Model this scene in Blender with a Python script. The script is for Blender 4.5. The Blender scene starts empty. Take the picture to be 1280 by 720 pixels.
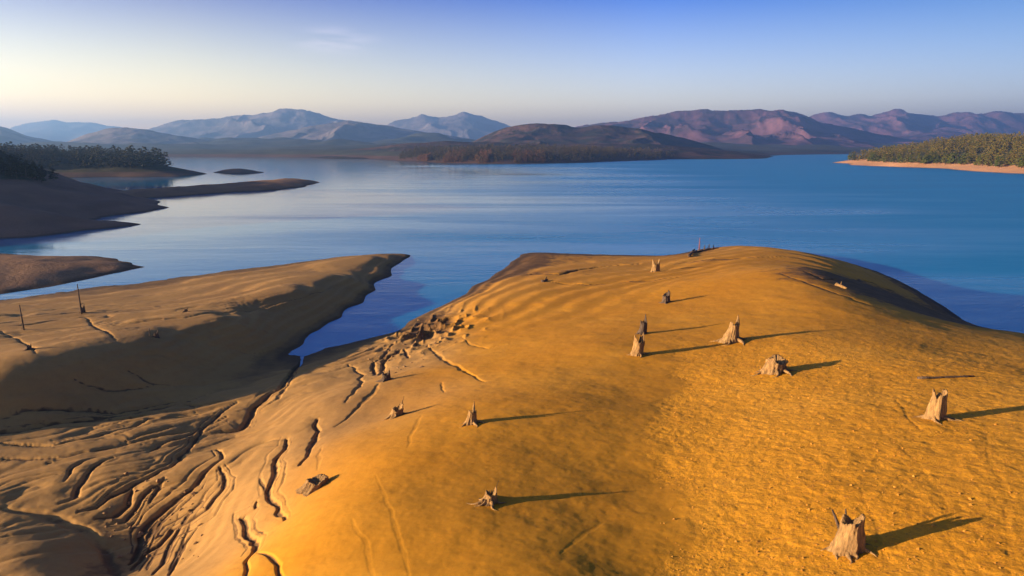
import bpy, math, random
import numpy as np
R = math.radians
random.seed(7)
rng = np.random.default_rng(7)
scene = bpy.context.scene
C = scene.collection

# ------------------------------------------------------------------ camera
H = 26.0                       # metres above the lake
F = 865.0                      # focal length in pixels of a 1280 px wide frame
PITCH = 11.5
cam = bpy.data.cameras.new('camera'); camo = bpy.data.objects.new('camera', cam); C.objects.link(camo)
camo.location = (0, 0, H); camo.rotation_euler = (R(90 - PITCH), 0, 0)
cam.sensor_width = 36; cam.lens = 36 * F / 1280; cam.clip_start = 0.5; cam.clip_end = 40000
scene.camera = camo
# ------------------------------------------------------------------ light
SUN_AZ = 257.0                 # compass degrees from +Y
SUN_EL = 8.6
SKY_STRENGTH = 0.055
sd = (math.sin(R(SUN_AZ)) * math.cos(R(SUN_EL)), math.cos(R(SUN_AZ)) * math.cos(R(SUN_EL)), math.sin(R(SUN_EL)))
sun = bpy.data.lights.new('sun', 'SUN'); sun.energy = 5.0; sun.angle = R(0.5); sun.color = (1.0, 0.76, 0.48)
suno = bpy.data.objects.new('sun', sun); C.objects.link(suno)
from mathutils import Vector
suno.rotation_euler = Vector(sd).to_track_quat('Z', 'Y').to_euler()
scene.view_settings.view_transform = 'Standard'; scene.view_settings.look = 'None'
scene.view_settings.exposure = 2.05; scene.view_settings.gamma = 1.0
w = bpy.data.worlds.new('World'); scene.world = w; w.use_nodes = True
wn, wl = w.node_tree.nodes, w.node_tree.links
wn.clear()
sky = wn.new('ShaderNodeTexSky'); sky.sky_type = 'NISHITA'; sky.sun_disc = False
sky.sun_elevation = R(SUN_EL); sky.sun_rotation = R(SUN_AZ)
sky.air_density = 1.0; sky.dust_density = 0.6; sky.ozone_density = 3.0; sky.altitude = 200
hs = wn.new('ShaderNodeHueSaturation'); hs.inputs['Saturation'].default_value = 1.0
bg = wn.new('ShaderNodeBackground'); bg.inputs['Strength'].default_value = SKY_STRENGTH
wo = wn.new('ShaderNodeOutputWorld')
# one faint wisp of high cloud, by direction in the sky
geo = wn.new('ShaderNodeTexCoord')
def wmath(op, a, b=None):
    n = wn.new('ShaderNodeMath'); n.operation = op
    for i, v in enumerate((a, b)):
        if v is None: continue
        if isinstance(v, (int, float)): n.inputs[i].default_value = v
        else: wl.new(v, n.inputs[i])
    return n.outputs[0]
sx = wn.new('ShaderNodeSeparateXYZ'); wl.new(geo.outputs['Generated'], sx.inputs[0])
mp = wn.new('ShaderNodeMapping'); mp.inputs['Scale'].default_value = (14, 14, 90); mp.inputs['Rotation'].default_value = (0, R(6), 0)
wl.new(geo.outputs['Generated'], mp.inputs['Vector'])
nz = wn.new('ShaderNodeTexNoise'); nz.inputs['Scale'].default_value = 1.0; nz.inputs['Detail'].default_value = 5
wl.new(mp.outputs[0], nz.inputs['Vector'])
# centre direction of the wisp
def wdir(px, py):
    v = Vector(((px - 640), F * math.cos(R(PITCH)) - (py - 360) * math.sin(R(PITCH)), -(py - 360) * math.cos(R(PITCH)) - F * math.sin(R(PITCH))))
    return v.normalized()
wc = wdir(414, 51)
dx = wmath('DIVIDE', wmath('SUBTRACT', sx.outputs[0], wc.x), 0.045)
dz = wmath('DIVIDE', wmath('SUBTRACT', sx.outputs[2], wc.z), 0.013)
dd = wmath('ADD', wmath('MULTIPLY', dx, dx), wmath('MULTIPLY', dz, dz))
fall = wmath('POWER', 2.718, wmath('MULTIPLY', dd, -1.0))
front = wmath('GREATER_THAN', sx.outputs[1], 0.0)
cl = wmath('MULTIPLY', wmath('MULTIPLY', fall, front), wmath('MULTIPLY', wmath('MAXIMUM', wmath('SUBTRACT', nz.outputs[0], 0.38), 0.0), 1.0))
mixc = wn.new('ShaderNodeMix'); mixc.data_type = 'RGBA'
wl.new(cl, mixc.inputs['Factor'])
# the evening air: warm white towards the sun side, deep polarised blue away from it
sunward = wmath('ADD', wmath('MULTIPLY', sx.outputs[0], math.sin(R(SUN_AZ))), wmath('MULTIPLY', sx.outputs[1], math.cos(R(SUN_AZ))))
sw = wmath('MULTIPLY', wmath('ADD', sunward, 1.0), 0.5)
def wramp(stops):
    n = wn.new('ShaderNodeValToRGB'); e = n.color_ramp.elements
    while len(e) < len(stops): e.new(0.5)
    for el, (p_, c_) in zip(e, stops): el.position = p_; el.color = tuple(c_) + (1,)
    n.color_ramp.interpolation = 'B_SPLINE' if False else 'LINEAR'
    wl.new(sw, n.inputs[0]); return n.outputs[0]
LOWF = [(1.203, 0.982, 1.231), (2.915, 1.927, 1.735), (4.617, 2.587, 1.418)]
TOPF = [(0.02, 0.32, 0.606), (0.02, 0.4, 1.305), (0.39, 0.338, 0.916)]
POS = (0.08, 0.30, 0.60)
low = wramp(list(zip(POS, LOWF))); top = wramp(list(zip(POS, TOPF)))
tz = wn.new('ShaderNodeMapRange'); tz.inputs['From Min'].default_value = 0.06; tz.inputs['From Max'].default_value = 0.215; wl.new(sx.outputs[2], tz.inputs['Value'])
gm = wn.new('ShaderNodeMix'); gm.data_type = 'RGBA'; wl.new(tz.outputs[0], gm.inputs['Factor']); wl.new(low, gm.inputs[6]); wl.new(top, gm.inputs[7])
tz2 = wn.new('ShaderNodeMapRange'); tz2.inputs['From Min'].default_value = 0.24; tz2.inputs['From Max'].default_value = 0.55; wl.new(sx.outputs[2], tz2.inputs['Value'])
gm2 = wn.new('ShaderNodeMix'); gm2.data_type = 'RGBA'; wl.new(tz2.outputs[0], gm2.inputs['Factor']); wl.new(gm.outputs[2], gm2.inputs[6]); gm2.inputs[7].default_value = (0.55, 0.50, 0.80, 1); gm = gm2
mul = wn.new('ShaderNodeMix'); mul.data_type = 'RGBA'; mul.blend_type = 'MULTIPLY'; mul.inputs['Factor'].default_value = 1; mul.clamp_result = False
wl.new(sky.outputs[0], hs.inputs['Color']); wl.new(hs.outputs[0], mul.inputs[6]); wl.new(gm.outputs[2], mul.inputs[7]); wl.new(mul.outputs[2], mixc.inputs[6]); mixc.inputs[7].default_value = (7.5, 6.5, 7.0, 1)
wl.new(mixc.outputs[2], bg.inputs['Color']); wl.new(bg.outputs[0], wo.inputs['Surface'])

# ------------------------------------------------------------------ helpers
cP, sP = math.cos(R(PITCH)), math.sin(R(PITCH))
def P(px, py, z=0.0):
    """the point at height z that stands where the survey sighted it"""
    down = (py - 360) * cP + F * sP; fwd = F * cP - (py - 360) * sP
    k = (H - z) / down
    return ((px - 640) * k, fwd * k, z)
def rot_hash(ix, iy, seed):
    h = (ix.astype(np.int64) * 374761393 + iy.astype(np.int64) * 668265263 + seed * 974634777) & 0xffffffff
    h = ((h ^ (h >> 13)) * 1274126177) & 0xffffffff
    h = h ^ (h >> 16)
    return (h & 0xffffff) / float(0xffffff)
def vnoise(x, y, seed=0):
    ix = np.floor(x); iy = np.floor(y); fx = x - ix; fy = y - iy
    fx = fx * fx * fx * (fx * (fx * 6 - 15) + 10); fy = fy * fy * fy * (fy * (fy * 6 - 15) + 10)
    a = rot_hash(ix, iy, seed); b = rot_hash(ix + 1, iy, seed); c = rot_hash(ix, iy + 1, seed); d = rot_hash(ix + 1, iy + 1, seed)
    return (a + (b - a) * fx) * (1 - fy) + (c + (d - c) * fx) * fy - 0.5       # -0.5..0.5
def fbm(x, y, seed=0, octv=4, gain=0.5):
    s = 0; a = 1.0
    for o in range(octv):
        c_, s_ = math.cos(o * 1.3), math.sin(o * 1.3)
        s = s + a * vnoise(x * c_ - y * s_, x * s_ + y * c_, seed + o); x = x * 2.03 + 11.3; y = y * 2.03 + 5.1; a *= gain
    return s
def ridged(x, y, seed=0, octv=4):
    s = 0; a = 1.0; wgt = 1.0
    for o in range(octv):
        n = 1 - np.abs(vnoise(x, y, seed + o) * 2) * 1.6
        n = np.clip(n, 0, 1) ** 1.5 * wgt; wgt = np.clip(n * 1.6, 0, 1)
        s = s + a * n; x = x * 2.07 + 3.7; y = y * 2.07 + 9.2; a *= 0.5
    return s / 1.6
def smooth(e0, e1, x):
    t = np.clip((x - e0) / (e1 - e0), 0, 1); return t * t * (3 - 2 * t)
def tps_fit(pts, lam=0.02):
    pts = np.array(pts, float); X = pts[:, :2] / 50; n = len(X)
    d = ((X[:, None] - X[None]) ** 2).sum(-1); K = 0.5 * d * np.log(d + 1e-12)
    A = np.zeros((n + 3, n + 3)); A[:n, :n] = K + lam * np.eye(n); A[:n, n] = 1; A[:n, n + 1:] = X
    A[n, :n] = 1; A[n + 1:, :n] = X.T
    b = np.zeros(n + 3); b[:n] = pts[:, 2]
    return X, np.linalg.solve(A, b)
def tps_eval(fit, x, y):
    X, wv = fit; x = np.asarray(x, float).ravel() / 50; y = np.asarray(y, float).ravel() / 50
    out = np.empty(len(x)); n = len(X)
    for s in range(0, len(x), 60000):
        xs = x[s:s + 60000].astype(np.float32)[:, None]; ys = y[s:s + 60000].astype(np.float32)[:, None]
        d = (xs - X[:, 0].astype(np.float32)) ** 2 + (ys - X[:, 1].astype(np.float32)) ** 2
        out[s:s + 60000] = (0.5 * d * np.log(d + 1e-12)) @ wv[:n] + wv[n] + wv[n + 1] * xs[:, 0] + wv[n + 2] * ys[:, 0]
    return out
def seg_dist(x, y, a, b):
    ax, ay = a; bx, by = b; vx, vy = bx - ax, by - ay; L = vx * vx + vy * vy + 1e-9
    t = np.clip(((x - ax) * vx + (y - ay) * vy) / L, 0, 1)
    return np.hypot(x - ax - t * vx, y - ay - t * vy), t
def poly_sdf(x, y, poly):
    d = np.full(x.shape, 1e9); ins = np.zeros(x.shape, bool); n = len(poly)
    for i in range(n):
        a = poly[i]; b = poly[(i + 1) % n]
        d = np.minimum(d, seg_dist(x, y, a, b)[0])
        c = ((a[1] > y) != (b[1] > y)) & (x < (b[0] - a[0]) * (y - a[1]) / (b[1] - a[1] + 1e-12) + a[0])
        ins ^= c
    return np.where(ins, d, -d)
def mesh_np(name, verts, faces, mat, smooth_=True, parent=None, attrs=None):
    """faces: (n,k) int array with one k"""
    verts = np.asarray(verts, np.float32); faces = np.asarray(faces, np.int32)
    me = bpy.data.meshes.new(name); k = faces.shape[1]
    me.vertices.add(len(verts)); me.vertices.foreach_set('co', verts.ravel())
    me.loops.add(faces.size); me.loops.foreach_set('vertex_index', faces.ravel())
    me.polygons.add(len(faces)); me.polygons.foreach_set('loop_start', np.arange(0, faces.size, k, dtype=np.int32))
    me.polygons.foreach_set('loop_total', np.full(len(faces), k, np.int32))
    me.update(calc_edges=True)
    me.polygons.foreach_set('use_smooth', np.full(len(faces), smooth_, bool))
    if attrs:
        for kx, arr in attrs.items():
            at = me.attributes.new(kx, 'FLOAT', 'POINT'); at.data.foreach_set('value', np.asarray(arr, np.float32).ravel())
    if mat: me.materials.append(mat)
    o = bpy.data.objects.new(name, me); C.objects.link(o)
    if parent is not None: o.parent = parent
    return o
def grid_faces(nu, nv, wrap=False):
    i, j = np.meshgrid(np.arange(nu if wrap else nu - 1), np.arange(nv - 1), indexing='ij')
    i2 = (i + 1) % nu
    return np.stack([i * nv + j, i2 * nv + j, i2 * nv + j + 1, i * nv + j + 1], -1).reshape(-1, 4)
def tag(o, label=None, cat=None, group=None, kind=None):
    if label: o['label'] = label
    if cat: o['category'] = cat
    if group: o['group'] = group
    if kind: o['kind'] = kind
    return o
def empty(name, loc, label, cat, group=None):
    o = bpy.data.objects.new(name, None); C.objects.link(o); o.location = loc; o.empty_display_size = 0.3
    return tag(o, label, cat, group)

# ------------------------------------------------------------------ materials
class NB:
    def __init__(s, name, rough=0.9, spec=0.2):
        s.m = bpy.data.materials.new(name); s.m.use_nodes = True; s.t = s.m.node_tree; s.n = s.t.nodes; s.l = s.t.links
        s.b = s.n['Principled BSDF']; s.b.inputs['Roughness'].default_value = rough; s.b.inputs['Specular IOR Level'].default_value = spec
        s.co = s.n.new('ShaderNodeTexCoord').outputs['Object']
    def mapping(s, scale=(1, 1, 1), rot=(0, 0, 0)):
        m = s.n.new('ShaderNodeMapping'); m.inputs['Scale'].default_value = scale; m.inputs['Rotation'].default_value = rot
        s.l.new(s.co, m.inputs['Vector']); return m.outputs[0]
    def noise(s, scale, detail=4, rough=0.55, vec=None, dist=0.0):
        n = s.n.new('ShaderNodeTexNoise'); n.inputs['Scale'].default_value = scale; n.inputs['Detail'].default_value = detail
        n.inputs['Roughness'].default_value = rough; n.inputs['Distortion'].default_value = dist
        s.l.new(vec or s.co, n.inputs['Vector']); return n.outputs['Fac']
    def voronoi(s, scale, feature='F1', vec=None):
        n = s.n.new('ShaderNodeTexVoronoi'); n.feature = feature; n.inputs['Scale'].default_value = scale
        s.l.new(vec or s.co, n.inputs['Vector']); return n.outputs['Distance']
    def attr(s, name):
        n = s.n.new('ShaderNodeAttribute'); n.attribute_name = name; return n.outputs['Fac']
    def ramp(s, fac, stops):
        n = s.n.new('ShaderNodeValToRGB'); e = n.color_ramp.elements
        while len(e) < len(stops): e.new(0.5)
        for el, (p, c) in zip(e, stops): el.position = p; el.color = (c if isinstance(c, tuple) else (c, c, c)) + (1,)
        s.l.new(fac, n.inputs[0]); return n.outputs[0]
    def math(s, op, a, b=None, clamp=False):
        n = s.n.new('ShaderNodeMath'); n.operation = op; n.use_clamp = clamp
        for i, v in enumerate((a, b)):
            if v is None: continue
            if isinstance(v, (int, float)): n.inputs[i].default_value = v
            else: s.l.new(v, n.inputs[i])
        return n.outputs[0]
    def mix(s, fac, a, b, mode='MIX'):
        n = s.n.new('ShaderNodeMix'); n.data_type = 'RGBA'; n.blend_type = mode
        for i, v in ((0, fac), (6, a), (7, b)):
            if isinstance(v, (int, float)): n.inputs[i].default_value = v
            elif isinstance(v, tuple): n.inputs[i].default_value = v + (1,)
            else: s.l.new(v, n.inputs[i])
        return n.outputs[2]
    def bump(s, h, strength=0.5, dist=0.1, normal=None):
        n = s.n.new('ShaderNodeBump'); n.inputs['Strength'].default_value = strength; n.inputs['Distance'].default_value = dist
        s.l.new(h, n.inputs['Height'])
        if normal is not None: s.l.new(normal, n.inputs['Normal'])
        return n.outputs[0]
    def z(s):
        n = s.n.new('ShaderNodeSeparateXYZ'); s.l.new(s.co, n.inputs[0]); return n.outputs[2]
    def out(s, col=None, nrm=None):
        if col is not None: s.l.new(col, s.b.inputs['Base Color'])
        if nrm is not None: s.l.new(nrm, s.b.inputs['Normal'])
        return s.m

def mat_ground():
    k = NB('dry_lake_bed_clay', 0.92, 0.15)
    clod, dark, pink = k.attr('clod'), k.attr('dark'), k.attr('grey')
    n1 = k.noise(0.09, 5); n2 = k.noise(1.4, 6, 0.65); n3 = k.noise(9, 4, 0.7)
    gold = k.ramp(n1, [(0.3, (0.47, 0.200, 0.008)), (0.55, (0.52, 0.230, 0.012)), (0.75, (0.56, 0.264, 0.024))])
    gold = k.mix(1.0, gold, k.ramp(clod, [(0.0, (0.90, 0.88, 0.80)), (1.0, (1.10, 1.10, 1.15))]), 'MULTIPLY')  # rough soil paler, silt darker; the fold's light and shade deepened in colour
    grey = k.ramp(n1, [(0.3, (0.28, 0.150, 0.046)), (0.7, (0.38, 0.208, 0.060))])
    c = k.mix(pink, gold, grey)
    c = k.mix(1.0, c, k.ramp(n2, [(0.28, (0.90, 0.88, 0.84)), (0.5, (1, 1, 1)), (0.75, (1.05, 1.04, 1.0))]), 'MULTIPLY')
    c = k.mix(1.0, c, k.ramp(n3, [(0.30, (0.90, 0.89, 0.86)), (0.5, (1, 1, 1))]), 'MULTIPLY')
    v = k.voronoi(3.2, 'F1', k.mapping((1, 1, 0.3)))
    clod_shade = k.math('MULTIPLY', k.ramp(k.math('ADD', k.noise(4.6, 3, 0.7), 0.0), [(0.55, 0.0), (0.66, 1.0)]), clod)
    c = k.mix(k.math('MULTIPLY', clod_shade, 0.6), c, (0.25, 0.10, 0.02))  # small shadows between clods painted in as dark spots
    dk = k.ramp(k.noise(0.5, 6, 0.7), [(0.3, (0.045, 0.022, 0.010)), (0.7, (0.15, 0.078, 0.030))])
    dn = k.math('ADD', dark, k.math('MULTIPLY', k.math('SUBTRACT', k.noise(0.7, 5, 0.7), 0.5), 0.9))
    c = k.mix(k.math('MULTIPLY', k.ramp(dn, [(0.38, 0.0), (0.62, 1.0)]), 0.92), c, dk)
    zz = k.math('ADD', k.z(), k.math('MULTIPLY', k.noise(0.35, 4), 0.5))
    c = k.mix(k.ramp(zz, [(0.42, 0.85), (0.85, 0.0)]), c, (0.06, 0.035, 0.02))
    strength = k.math('ADD', k.math('MULTIPLY', clod, 0.9), 0.07)
    hgt = k.math('ADD', k.math('MULTIPLY', k.noise(4.2, 5, 0.75), 1.0), k.math('MULTIPLY', k.noise(14, 3, 0.6), 0.18))
    hgt = k.math('MULTIPLY', hgt, strength)
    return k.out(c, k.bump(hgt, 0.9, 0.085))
def mat_bank(name, lo, hi, forest=None, zf=8.0, band=2.0, scale=0.05):
    """bare shore bank, with leaf litter and scrub above zf"""
    k = NB(name, 0.95, 0.1)
    n = k.noise(scale, 6, 0.65)
    st = k.noise(1.0, 3, 0.6, k.mapping((0.01, 0.01, band)))
    c = k.mix(k.math('MULTIPLY', st, 0.7), k.ramp(n, [(0.3, lo), (0.7, hi)]), lo)
    if forest:
        zz = k.math('ADD', k.z(), k.math('MULTIPLY', k.math('SUBTRACT', k.noise(scale * 2, 4), 0.5), zf * 0.5))
        f = k.ramp(k.math('DIVIDE', zz, zf * 2), [(0.47, 0.0), (0.53, 1.0)])
        c = k.mix(f, c, k.ramp(k.noise(scale * 4, 5), [(0.35, forest), (0.7, tuple(q * 1.8 for q in forest))]))
    wz = k.math('ADD', k.z(), k.math('MULTIPLY', k.noise(scale * 6, 3), 0.5))
    c = k.mix(k.ramp(wz, [(0.45, 0.75), (0.8, 0.0)]), c, tuple(q * 0.35 for q in lo))
    return k.out(c, k.bump(k.noise(scale * 20, 5, 0.7), 0.6, 0.5))
def mat_mountain(name, wood, bare, pine, scale):
    k = NB(name, 1.0, 0.0)
    n = k.noise(scale, 8, 0.65); n2 = k.noise(scale * 3, 6, 0.7)
    c = k.ramp(n, [(0.35, wood), (0.62, bare)])
    c = k.mix(k.ramp(n2, [(0.46, 0.0), (0.56, 0.9)]), c, pine)
    return k.out(c, k.bump(k.noise(scale * 14, 6, 0.75), 0.5, 8))
def mat_leaf(name, a, b, c_):
    k = NB(name, 0.9, 0.1)
    g = k.n.new('ShaderNodeObjectInfo').outputs['Random']
    n = k.noise(0.35, 3, 0.7)
    c = k.ramp(k.math('ADD', k.math('MULTIPLY', n, 0.8), k.math('MULTIPLY', g, 0.2)), [(0.3, a), (0.5, b), (0.68, c_)])
    return k.out(c)
def mat_wood(name, lo, hi, sc=6):
    k = NB(name, 0.9, 0.15)
    f = k.noise(sc, 5, 0.7, k.mapping((1, 1, 0.18)))
    c = k.ramp(f, [(0.3, lo), (0.5, tuple((p + q) / 2 for p, q in zip(lo, hi))), (0.66, hi)])
    h = k.math('ADD', f, k.math('MULTIPLY', k.noise(sc * 5, 3, 0.6, k.mapping((1, 1, 0.1))), 0.5))
    return k.out(c, k.bump(h, 1.0, 0.06))
def mat_water():
    k = NB('lake_water', 0.12, 0.5)
    k.b.inputs['IOR'].default_value = 1.333
    streak = k.noise(1.0, 5, 0.6, k.mapping((0.004, 0.022, 1), (0, 0, R(-12))), 0.6)
    c = k.ramp(streak, [(0.35, (0.000, 0.15, 0.31)), (0.65, (0.0, 0.18, 0.35))])
    near = k.noise(0.9, 4, 0.6, k.mapping((0.5, 1, 1)))
    mid = k.noise(0.10, 4, 0.6, k.mapping((0.4, 1, 1)))
    h = k.math('ADD', k.math('MULTIPLY', near, 0.14), k.math('MULTIPLY', mid, 0.5))
    sx_ = k.n.new('ShaderNodeSeparateXYZ'); k.l.new(k.co, sx_.inputs[0])
    # breeze: calm in the sheltered bays on the left, ruffled towards the open water on the right
    wind = k.math('ADD', k.math('MULTIPLY', sx_.outputs[0], 1 / 420.0), k.math('MULTIPLY', k.math('SUBTRACT', streak, 0.5), 0.9))
    wind = k.math('ADD', wind, k.math('MULTIPLY', k.math('SUBTRACT', k.noise(1.0, 3, 0.5, k.mapping((0.0016, 0.006, 1), (0, 0, R(-8))), 0.8), 0.5), 1.2))
    wf = k.ramp(k.math('ADD', wind, 0.5), [(0.26, 0.0), (0.92, 1.0)])
    amp = k.math('ADD', k.math('MULTIPLY', wf, 0.85), 0.15)
    k.l.new(k.math('ADD', k.math('MULTIPLY', wf, 0.34), 0.07), k.b.inputs['Roughness'])
    return k.out(c, k.bump(k.math('MULTIPLY', h, amp), 1.0, 0.6))
M_GROUND = mat_ground(); M_WATER = mat_water()
M_STUMP = mat_wood('weathered_stump_wood', (0.10, 0.058, 0.026), (0.34, 0.20, 0.075))
M_DARKWOOD = mat_wood('charred_dark_wood', (0.03, 0.022, 0.018), (0.12, 0.08, 0.055))
M_RUST = mat_wood('rusty_marker_paint', (0.16, 0.045, 0.03), (0.26, 0.09, 0.05))

# ------------------------------------------------------------------ foreshore: the near drawn-down shore as one sheet
ctrl = []
def z0(*pts): ctrl.extend(P(x, y, 0.0) for x, y in pts)
def zz(*pts): ctrl.extend(P(*p) for p in pts)
# shoreline of the main point
z0((655,317),(640,328),(620,341),(590,358),(560,378),(530,392),(505,401),(497,412),(470,421),(430,429),(395,434),(360,438))
z0((700,317),(740,318),(780,319),(820,320),(858,317),(900,309),(950,311),(1000,317),(1050,327),(1100,341),(1150,365),(1180,384),(1205,401))
zz((1200,406,5.2),(1240,412,5.2),(1280,417,5.6))
ctrl += [(74,82,0.5),(80,70,0.8),(90,55,0.5),(86,88,-3),(84,110,-4),(92,140,-5),(85,170,-5),(60,195,-5),(30,200,-5),(0,195,-5),(-15,190,-4)]
zz((590,335,-3),(560,350,-3),(530,370,-3),(500,385,-2.5),(470,400,-2),(430,413,-1.2),(400,424,-0.7),(620,320,-4))
# dark bank facing the open lake
zz((1108,367,4.0),(1060,345,4.0),(1140,378,4.0),(1170,392,3.2))
# crest and body of the main point
zz((1000,332,7.6),(1035,355,7.9),(1062,374,8.3),(1100,391,8.2),(1150,402,7.6),(1010,350,8.0),(960,335,6.5))
zz((660,350,1.8),(690,330,1.0),(700,345,2.3),(640,400,3.8),(650,440,6.2),(720,330,1.2),(780,332,2.0),(780,345,3.2),(720,360,3.6),(820,336,2.6),(820,352,4.4),(820,385,6.0),(900,322,3.4),(900,340,5.2),(940,370,7.3))
zz((640,720,11.5),(640,600,10.3),(640,500,8.6),(730,720,11.4),(730,600,10.3),(730,500,8.9),(740,430,7.4))
zz((815,720,11.0),(822,600,10.0),(832,500,8.9),(840,450,8.2),(860,420,7.7))
zz((900,720,11.5),(910,600,10.8),(950,500,10.0),(950,430,8.8),(1040,720,12.2),(1040,600,11.7),(1040,500,10.7))
zz((1120,430,9.6),(1180,500,11.1),(1200,600,12.3),(1210,720,12.7),(1280,720,13.4),(1280,600,12.8),(1280,500,11.5),(1280,450,9.6),(1200,440,9.2))
zz((560,720,11.0),(560,600,9.9),(560,500,7.6),(560,440,4.2),(540,415,2.3),(600,400,3.2),(600,370,1.8),(480,520,5.6),(500,460,3.8),(450,470,2.6),(440,445,1.3))
zz((470,720,10.7),(450,640,9.9),(430,560,7.6),(400,500,4.6),(380,470,2.3),(390,640,8.9),(380,720,9.8),(345,600,6.0),(340,540,3.6),(300,620,4.6),(290,700,6.0))
zz((340,480,1.0),(310,530,1.6),(270,560,1.9),(230,560,2.2),(220,620,2.6),(230,700,3.2),(185,700,2.0),(160,670,1.7),(150,720,1.5),(110,668,2.0),(60,645,2.3),(0,633,2.6))
zz((200,590,2.8),(130,600,2.8),(60,600,2.6),(0,590,2.4),(0,555,2.2),(100,550,2.3),(200,530,2.0),(280,500,1.3),(330,455,0.6))
zz((0,700,2.9),(50,720,3.5),(50,680,3.1),(100,720,3.1),(0,665,2.8))
ctrl += [(-34,33,2.3),(-42,30,1.8),(-45,45,2.3)]
# long spit on the left: crest, faces and shores
zz((0,482,4.5),(60,467,4.5),(120,451,4.4),(200,430,4.1),(300,403,3.6),(0,440,4.5),(100,420,4.3),(200,404,3.9),(300,384,3.3),(380,364,3.2),(430,344,2.4),(480,326,1.0))
zz((0,524,2.1),(100,509,1.7),(200,487,1.3),(260,469,0.9),(320,449,0.4),(100,482,2.9),(200,460,2.5),(300,428,1.8),(380,395,1.3),(440,365,0.9))
z0((513,318),(500,330),(488,345),(474,362),(458,380),(430,398),(400,412),(376,427))
z0((0,377),(50,369),(100,362),(200,349),(300,337),(400,325),(460,319))
zz((0,410,3.3),(100,396,3.1),(200,382,2.7),(300,366,2.3),(400,342,1.4))
zz((0,362,-1.6),(60,353,-1.7),(120,342,-2),(200,335,-2.5),(300,325,-3),(400,315,-3),(460,309,-3),(520,308,-4),(535,325,-2.8),(520,345,-2.4),(490,370,-2.0),(450,395,-1.3),(400,420,-0.5))
# land outside the picture
ctrl += [(-60,20,2.0),(-60,45,2.6),(-72,62,5.5),(-95,70,6.5),(-110,85,6),(-90,40,3.5),(-32,10,2.6),(0,0,11),(30,0,12),(60,20,11),(80,40,6),(0,-30,11),(60,-30,9),(-60,-30,8),
         (-130,110,3),(-150,130,-1),(-180,100,3),(-180,40,8),(-180,-30,8),(120,0,0),(130,60,-5),(140,-40,0),(120,-80,2),(0,-90,8),(-120,-90,8)]
for a in range(-30, 211, 20): ctrl.append((270 * math.cos(R(a)), 20 + 270 * math.sin(R(a)), -7.0 if 20 < a < 150 else 1.0))
for a in range(30, 150, 15): ctrl.append((235 * math.cos(R(a)), 235 * math.sin(R(a)), -6.0))
FIT = tps_fit(ctrl, 0.004)
def base_h(x, y):
    s = np.shape(x)
    return np.clip(tps_eval(FIT, x, y).reshape(s), -6.0, 15.0)
def ground_at(px, py, fn=base_h):
    lo, hi = 4.0, 5000.0
    v = np.array(P(px, py, 0.0)) - np.array((0, 0, H)); v /= np.linalg.norm(v)
    t = np.geomspace(6, 400, 900); x = v[0] * t; y = v[1] * t; z = H + v[2] * t
    g = np.maximum(fn(x, y), -0.01); i = int(np.argmax(z < g)) or 899
    a, b = t[i - 1], t[i]
    for _ in range(14):
        m = (a + b) / 2; q = float(fn(np.array([v[0] * m]), np.array([v[1] * m]))[0])
        if H + v[2] * m < max(q, -0.01): b = m
        else: a = m
    m = (a + b) / 2
    return float(v[0] * m), float(v[1] * m), float(H + v[2] * m)
def line_world(pts): return [ground_at(*p)[:2] for p in pts]

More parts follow.
